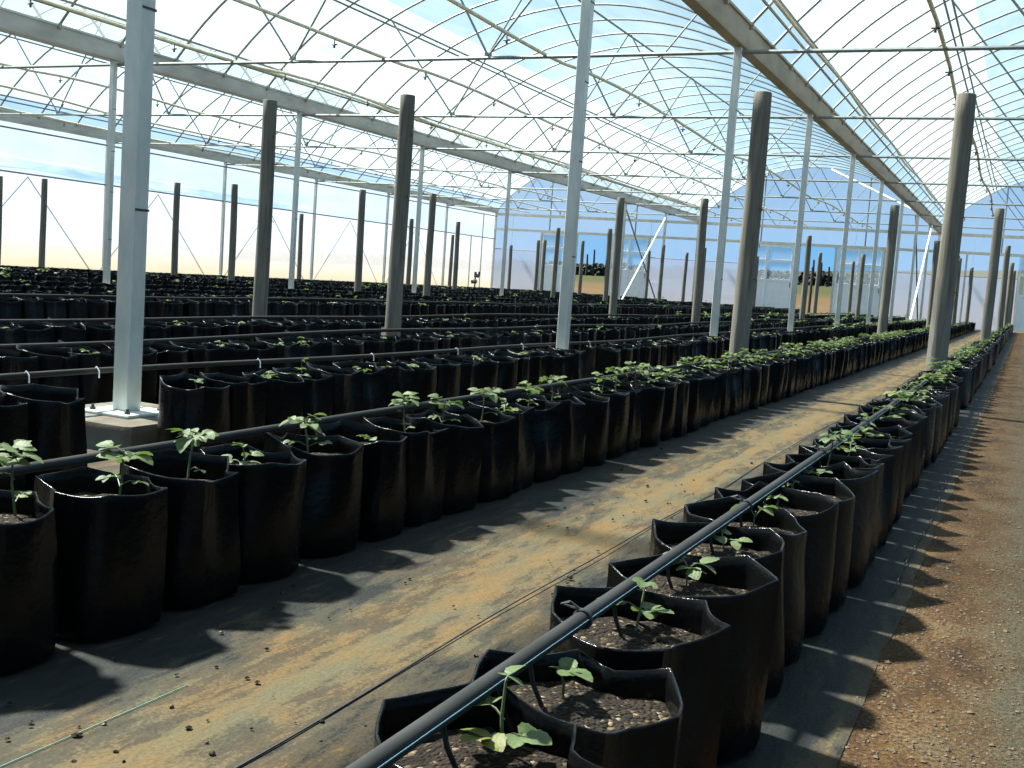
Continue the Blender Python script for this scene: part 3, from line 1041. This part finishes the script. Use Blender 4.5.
BAGS = {'cross': [], 'along': []}
for i in range(12):
    BAGS['cross'].append(bag_geo(700 + i, .116, .100, 6, .040))
    BAGS['along'].append(bag_geo(900 + i, .106, .104, 6, .047))
BAGM = {k: [(b.mesh('bag', M['plastic'], True, 44), s.mesh('soil', M['soil'], True, 180), z) for b, s, z in L_] for k, L_ in BAGS.items()}

# the rows: centre X, first and last bag, spacing, centres already fixed by eye
ROWS = [('right', -.400, .855, 37.6, .215), ('one', -1.432, 1.21, 36.2, .2115), ('two', -2.405, 1.80, 36.6, .203), ('three', -3.36, 2.30, 36.8, .203), ('four', -4.46, 3.0, 37.0, .205),
        ('five', -6.62, 5.1, 37.0, .208)]
for q, X in enumerate((-7.66, -8.70, -9.78, -11.35, -12.4, -13.55, -14.35, -15.5)):
    ROWS.append(('far%d' % q, X, -X * .80, 37.3, .208))
FIX = {'right': [.88, 1.07, 1.33, 1.56, 1.80, 2.01, 2.22, 2.43], 'one': [1.212, 1.43, 1.65, 1.86, 2.09, 2.305, 2.505, 2.70, 2.915, 3.11]}
NEARMAX = {'right': 15.2, 'one': 15.6, 'two': 12.6, 'three': 8.6, 'four': 8.9, 'five': 11.2}
WHERE = {'right': 'row right of aisle', 'one': 'row left of aisle', 'two': 'second row left of aisle', 'three': 'third row left of aisle', 'four': 'fourth row left of aisle', 'five': 'fifth row left of aisle'}
obst = [(X, Y) for X, Y, *_ in POLES]
rnd = random.Random(77)
far = MB()
n_ind = 0
DRIP = []


def far_bag(mb, x, y, r, plant):
    n = 10
    hx, hy = .104, .102
    a0 = r.uniform(0, 6.3)
    rr = [r.uniform(.88, 1.08) for _ in range(n)]
    hz = [r.uniform(-.016, .012) for _ in range(n)]
    v, f = [], []
    for t_, sc in ((0, .93), (.3, 1.03), (.75, 1.0), (1.0, 1.0), (1.0, .93), (.78, .90)):
        for i in range(n):
            a = a0 + 2 * pi * i / n
            k = sc * (1 + (rr[i] - 1) * (.3 + .7 * t_))
            v.append((x + hx * k * cos(a), y + hy * k * sin(a), HB * t_ + hz[i] * (1 if t_ > .9 else .2 if t_ > .5 else 0)))
    for j in range(5):
        for i in range(n):
            k = (i + 1) % n
            f.append((j * n + i, j * n + k, j * n + n + k, j * n + n + i))
    mb.add(v, f, 0)
    mb.add([v[5 * n + i] for i in range(n)], [tuple(range(n))], 1)
    if plant:
        ztop = HB * .82 + r.uniform(.03, .09) * (1.3 if plant == 2 else .8)
        for k in range(10 if plant == 2 else 5):
            leaflet(mb, Vector((x + r.uniform(-.03, .03), y + r.uniform(-.03, .03), ztop * r.uniform(.9, 1.05))), r.uniform(0, 6.3), r.uniform(-.3, .5), r.uniform(.03, .05), r, 2, 1)


for rn, X, ya, yb, sp in ROWS:
    y = ya
    i = 0
    beyond = 0
    while y < yb:
        if rn in FIX and i < len(FIX[rn]):
            y = FIX[rn][i]
        yy = y + (rnd.uniform(-.009, .009) if not (rn in FIX and i < len(FIX[rn])) else 0)
        xx = X + rnd.uniform(-.01, .01)
        i += 1
        y += sp
        skip = any(abs(px - xx) < .17 and abs(py - yy) < .16 for px, py in obst)
        if rn == 'two':
            ph = (yy - (y0 - .50)) % SP
            skip = skip or ph < .20 or ph > SP - .20
        if rn.startswith('far') and abs(xx - XM) < .4:
            skip = skip or ((yy - y0 + .4) % SP) < .8
        if skip:
            continue
        # what grows in it
        d = rnd.random()
        if rn == 'right':
            if i <= 14:
                kind = ['trailing', 'small', 'trailing', 'small', 'small', 'small', 'small', 'small', 'small', 'tall', 'small', 'small', 'trailing', 'small'][i - 1]
            else:
                kind = 'bushy' if d < .18 else 'trailing' if d < .55 else 'small' if d < .8 else None
        elif rn == 'one':
            if i <= 14:
                kind = ['tall', 'tall', 'tall', 'trailing', 'tall', 'small', 'tall', 'tall', 'tall', 'trailing', 'tall', 'tall', None, 'tall'][i - 1]
            else:
                kind = ('bushy' if d < .35 + .02 * min(y, 20) else 'tall' if d < .85 else None)
        elif yy > 17 and rn in ('two', 'three', 'four'):
            kind = 'bushy' if d < .55 else None
        else:
            kind = 'small' if d < .16 else 'trailing' if d < .26 else None
        if yy > NEARMAX.get(rn, 0):
            if rn == 'right':
                pl = 2 if d < .3 else 1 if d < .7 else 0
            elif rn == 'one':
                pl = 2 if yy < 24 and d < .85 else 1 if d < .5 else 0
            elif rn in ('two', 'three', 'four'):
                pl = (2 if d < .5 else 0) if yy > 15 else (1 if d < .25 else 0)
            else:
                pl = 2 if d < .05 else 1 if d < .22 else 0
            far_bag(far, xx, yy, rnd, pl)
            continue
        n_ind += 1
        style = 'cross' if rn == 'right' else 'along'
        vi = (i * 5 + len(rn)) % 12
        bm, sm, zs = BAGM[style][vi]
        beyond = beyond + 1
        lab = None
        pole_y = {'right': 7.45, 'one': 7.35}.get(rn)
        what = 'black bag with ' + KINDTXT[kind]
        if pole_y and yy > pole_y:
            if not hasattr(far, rn):
                setattr(far, rn, beyond - 1)
            lab = '%s, %s beyond the front wooden pole, %s' % (what, nth(beyond - getattr(far, rn)), WHERE[rn])
        elif rn in ('right', 'one'):
            lab = '%s, %s from the camera, %s' % (what, nth(beyond), WHERE[rn])
        else:
            lab = '%s, %s from left edge, %s' % (what, nth(beyond), WHERE[rn])
        t_ = thing('grow_bag', lab, 'grow bag', (xx, yy, .0125 if X > -2 else .0085), 'black grow bags standing in rows')
        if rn == 'right' and i <= 4:
            t_.scale = (1, 1, (.95, .92, .94, .97)[i - 1])
        rz = (0 if style == 'cross' else pi / 2) + 0 + rnd.uniform(-.09, .09)
        link('bag', bm, t_, None, rz)
        link('soil', sm, t_, None, rz)
        if kind:
            st, fo = SEED[kind][(i * 3 + int(X * 10)) % len(SEED[kind])]
            pj = (rnd.uniform(-.012, .012), rnd.uniform(-.015, .015), zs - .002)
            if rn == 'right':
                pj = (pj[0] - .012, pj[1] + (.045 if i == 1 else .015), pj[2])
            if rn == 'one' and i <= 4:
                pj = (pj[0], (.062, .045, .0, -.02)[i - 1], pj[2])
            s_ = link('seedling', st, t_, pj, rnd.uniform(0, 6.3))
            link('foliage', fo, s_)
        if rn == 'right' and n_ind <= 22:
            DRIP.append((xx, yy))
tag(link('grow_bags', far.mesh('grow_bags', [M['plastic'], M['soil'], M['leaf']], True, 42)), 'mass of black grow bags filling the rows in the distance', 'grow bags', None, 'stuff')

# ------------------------------------------------------------------ irrigation pipes
def pipe_pts(X, z, ya, yb, sag, seed):
    r = random.Random(seed)
    pts = []
    y = ya
    while y <= yb:
        pts.append((X + sag * .8 * sin(y * .37 + seed), y, z + sag * sin(y * .61 + seed * 2) * .6 + sag * .4 * sin(y * 1.7 + seed)))
        y += .3
    return pts


PIPES = [('right', -.430, .27, .35, 37, .002, 'black irrigation pipe with pale blue stripe along the right-hand bags'),
         ('one', -1.540, .271, .9, 36, .004, 'black irrigation pipe along the bag row left of the aisle'),
         ('two', -2.90, .222, 2.0, 36, .012, 'black irrigation pipe with white clips along the second row left of aisle'),
         ('three', -3.49, .272, 2.4, 36, .016, 'black irrigation pipe along the third bag row left of the aisle'),
         ('four', -4.63, .272, 3.4, 36, .014, 'black irrigation pipe along the fourth bag row left of the aisle'),
         ('five', -6.75, .272, 5.2, 36, .012, 'black irrigation pipe along the fifth bag row left of the aisle')]
PR = .0096
clip_me = MB().tube([(PR + .004, 0, -.024), (PR + .003, 0, 0), (0, 0, PR + .004), (-PR - .003, 0, 0)], .0026, 6).mesh('pipe_clip', M['clip'])
tie_ring = MB().tube([((PR + .0012) * cos(a), 0, (PR + .0012) * sin(a)) for a in [2 * pi * k / 14 for k in range(15)]], .0022, 6, 0, False).tube([(-.006, 0, PR + .002), (-.016, -.003, PR + .009), (-.027, -.001, PR + .004), (-.017, .003, PR + .001), (-.004, 0, PR + .002)], .0016, 5).mesh('pipe_tie', M['dark'])
for rn, X, z, ya, yb, sag, lab in PIPES:
    pts = pipe_pts(X, z, ya, yb, sag, len(rn))
    t_ = thing('irrigation_pipe', lab, 'pipe', (X, ya, 0), 'irrigation pipes along the bag rows')
    rr_ = PR if rn in ('right', 'one') else .0105
    link('pipe', MB().tube([(p[0] - X, p[1] - ya, p[2]) for p in pts], rr_, 12).mesh('pipe', M['pipe']), t_)
    if rn == 'right':
        a = radians(12)
        sv = [(p[0] - X + (PR + .0004) * cos(a), p[1] - ya, p[2] + (PR + .0004) * sin(a)) for p in pts]
        link('stripe', MB().tube(sv, .0006, 6).mesh('stripe', M['stripe']), t_)
        for yy in (1.19, 2.02, 2.86, 3.7, 4.55, 5.4, 6.2, 7.0):
            link('pipe_tie', tie_ring, t_, (0, yy - ya, z))
        for (bx, by) in DRIP:
            p = [(0, by - ya - .03, z - PR), (.004, by - ya - .028, z - .03), (.012, by - ya - .015, z - .06), (.03, by - ya, .198)]
            link('dripper_tube', MB().tube(p, .0026, 6).mesh('dripper_tube', M['pipe']), t_)
    elif rn == 'two':
        for yy in (2.55, 2.97, 3.70, 4.62, 5.5, 6.4, 7.8):
            q = min(pts, key=lambda p: abs(p[1] - yy))
            link('pipe_clip', clip_me, t_, (q[0] - X, q[1] - ya, q[2]))
    else:
        for yy in [ya + .8 + 1.6 * k for k in range(6)]:
            q = min(pts, key=lambda p: abs(p[1] - yy))
            link('pipe_tie', tie_ring, t_, (q[0] - X, q[1] - ya, q[2]))

# ------------------------------------------------------------------ outside
def gz(x, y):
    a = max(0.0, (y - 108) / 42.0)
    hill = 1.66 + (max(-120, min(0, x)) + 55) * .0216
    dip = .26 * sin(pi * max(0, min(1, (y - 60) / 70)))
    return -.06 + a * max(.3, hill + .06) - dip


v, f = [], []
gx_ = [-260 + 10 * i for i in range(40)]
gy_ = [-60 + 6 * i for i in range(50)]
for y in gy_:
    for x in gx_:
        v.append((x, y, gz(x, y)))
n = len(gx_)
for j in range(len(gy_) - 1):
    for i in range(n - 1):
        a = j * n + i
        cx, cy = gx_[i] + 5, gy_[j] + 3
        f.append((a, a + 1, a + n + 1, a + n))
struct('ground', MB().add(v, f).mesh('ground', M['field']))

# dark windbreak far behind the doors
rnd = random.Random(21)
mb = MB()
for i in range(2600):
    x = -120 + 118 * rnd.random()
    y = 150 + rnd.uniform(-1.2, 1.2)
    zb = gz(x, y)
    top = 1.95 + .35 * noise.noise(Vector((x * .35, 0, 0)))
    s = rnd.uniform(.3, .5)
    z = zb + rnd.uniform(0, max(.3, top - s))
    vv = []
    for k in range(6):
        a = 2 * pi * k / 6
        vv.append((x + s * cos(a) * rnd.uniform(.6, 1.1), y + s * sin(a), z + rnd.uniform(-.3, .3)))
    vv += [(x, y, z + s * .9), (x, y, z - s * .9)]
    ff = [(6, k, (k + 1) % 6) for k in range(6)] + [(7, (k + 1) % 6, k) for k in range(6)]
    mb.add(vv, ff)
tag(link('windbreak_hedge', mb.mesh('windbreak_hedge', M['hedge'], False)), 'dark hedge across the field beyond the end wall doors', 'hedge', None, 'stuff')
for i, (x, tp, lab) in enumerate(((-56.6, 3.9, 'dark pole by the field hedge, seen in the left door opening, left'), (-55.6, 4.6, 'dark pole by the field hedge, seen in the left door opening, taller right one'),
                                  (-26.3, 4.3, 'dark pole by the field hedge, left one in the right door opening'), (-25.4, 4.9, 'dark pole by the field hedge, second in the right door opening'),
                                  (-24.4, 4.6, 'dark pole by the field hedge, third in the right door opening'), (-23.4, 4.1, 'dark pole by the field hedge, right one in the right door opening'))):
    zb = gz(x, 147)
    tag(link('field_pole', MB().tube([(0, 0, 0), (.05, 0, (tp + ZC - zb) * .5), (0, 0, tp + ZC - zb)], [.16, .15, .12], 8).mesh('field_pole', M['bark']), None, (x, 147, zb - .05)), lab, 'pole', 'poles in the field')
for i, (x, h_, lab) in enumerate(((-9.28, 2.0, 'dark fence pole outside, left in the right door opening'), (-7.9, 1.95, 'dark fence pole outside, middle of the right door opening'))):
    tag(link('field_pole', MB().tube([(0, 0, 0), (.01, 0, 1), (0, 0, h_)], [.06, .055, .05], 8).mesh('field_pole', M['bark']), None, (x, 48.6 - 3 * i, gz(x, 48) - .02)), lab, 'pole', 'poles in the field')

# pale car and a low trailer, only a blur through the end film
cx, cy = -30.4, 98.0
cz = gz(cx, cy)
t_ = thing('car', 'pale car outside, blurred behind the end wall film', 'car', (cx, cy, cz))
prof = [(-.85, .35), (-.85, .85), (-.70, .98), (-.55, 1.42), (.55, 1.42), (.70, .98), (.85, .85), (.85, .35)]
n = len(prof)
v = [(px * (1 if y else .96), yv, pz if y else pz * .97) for y, yv in ((0, -1.9), (1, -1.2), (1, 1.4), (0, 1.9)) for px, pz in prof]
f = [(j * n + i, j * n + (i + 1) % n, (j + 1) * n + (i + 1) % n, (j + 1) * n + i) for j in range(3) for i in range(n)] + [tuple(reversed(range(n))), tuple(range(3 * n, 4 * n))]
link('car_body', MB().add(v, f).mesh('car_body', M['carpaint']), t_)
link('windscreen', MB().box(-.52, .52, -1.95, -1.88, .98, 1.32).mesh('windscreen', M['glassdark']), t_)
for sx in (-.78, .78):
    for sy in (-1.2, 1.2):
        link('wheel', MB().tube([(sx - .09, sy, .32), (sx + .09, sy, .32)], .32, 14).mesh('wheel', M['dark']), t_)
t_ = thing('trailer', 'low grey trailer outside, blurred behind the end wall film', 'trailer', (-17.8, 72.0, gz(-17.8, 72)))
link('trailer_bed', MB().box(-1.05, 1.05, -1.4, 1.4, .35, .72, 0, .03).mesh('trailer_bed', M['gutter']), t_)
for sx in (-.95, .95):
    link('wheel', MB().tube([(sx - .08, 0, .28), (sx + .08, 0, .28)], .28, 14).mesh('wheel', M['dark']), t_)

# ------------------------------------------------------------------ light
w = bpy.data.worlds.new('World')
bpy.context.scene.world = w
w.use_nodes = True
nt = w.node_tree
tc = nt.nodes.new('ShaderNodeTexCoord')
sx = nt.nodes.new('ShaderNodeSeparateXYZ')
nt.links.new(tc.outputs['Generated'], sx.inputs[0])
rp = nt.nodes.new('ShaderNodeValToRGB')
rp.color_ramp.elements[0].position = 0.0
rp.color_ramp.elements[0].color = (.22, .55, .96, 1)
rp.color_ramp.elements[1].position = .75
rp.color_ramp.elements[1].color = (.09, .35, .64, 1)
e = rp.color_ramp.elements.new(.14)
e.color = (.16, .44, .74, 1)
nt.links.new(sx.outputs['Z'], rp.inputs[0])
cl = nt.nodes.new('ShaderNodeTexNoise')
cl.inputs['Scale'].default_value = 2.6
cl.inputs['Detail'].default_value = 6
nt.links.new(tc.outputs['Generated'], cl.inputs['Vector'])
cr = nt.nodes.new('ShaderNodeValToRGB')
cr.color_ramp.elements[0].position = .56
cr.color_ramp.elements[0].color = (0, 0, 0, 1)
cr.color_ramp.elements[1].position = .78
cr.color_ramp.elements[1].color = (.3, .3, .3, 1)
nt.links.new(cl.outputs['Fac'], cr.inputs[0])
cm = nt.nodes.new('ShaderNodeMix')
cm.data_type = 'RGBA'
cm.inputs[7].default_value = (1, 1, 1, 1)
nt.links.new(cr.outputs[0], cm.inputs[0])
nt.links.new(rp.outputs[0], cm.inputs[6])
bg = nt.nodes['Background']
bg.inputs[1].default_value = 1.0
nt.links.new(cm.outputs[2], bg.inputs[0])

sun = bpy.data.lights.new('sun', 'SUN')
sun.energy = 22.0
sun.angle = radians(3.2)
sun.color = (1.0, .955, .88)
so = bpy.data.objects.new('sun', sun)
C.objects.link(so)
so.location = (-12, 4, 20)
so.rotation_euler = Vector((.575, -.085, -.82)).to_track_quat('-Z', 'Y').to_euler()

# ------------------------------------------------------------------ camera
FPX, YAW, PIT, ROL = 1110.72, .4267357, -.0962264, .0699273
fw = Vector((-sin(YAW) * cos(PIT), cos(YAW) * cos(PIT), sin(PIT)))
rt = Vector((cos(YAW), sin(YAW), 0))
up = rt.cross(fw)
r2 = rt * cos(ROL) + up * sin(ROL)
u2 = up * cos(ROL) - rt * sin(ROL)
cam = bpy.data.cameras.new('camera')
cam.sensor_width = 36
cam.lens = FPX / 1024 * 36
cam.clip_end = 1000
cam.clip_start = .05
co = bpy.data.objects.new('camera', cam)
C.objects.link(co)
m = Matrix.Identity(4)
for i in range(3):
    m[i][0], m[i][1], m[i][2] = r2[i], u2[i], -fw[i]
m[2][3] = ZC
co.matrix_world = m
sc = bpy.context.scene
sc.camera = co
sc.view_settings.view_transform = 'Standard'
sc.view_settings.look = 'None'
sc.view_settings.exposure = 0.0
sc.view_settings.gamma = 1
sc.view_settings.use_curve_mapping = False
try:
    sc.cycles.use_denoising = True
    sc.cycles.max_bounces = 10
    sc.cycles.transparent_max_bounces = 24
    sc.cycles.transmission_bounces = 8
    sc.cycles.sample_clamp_indirect = 6
except Exception:
    pass
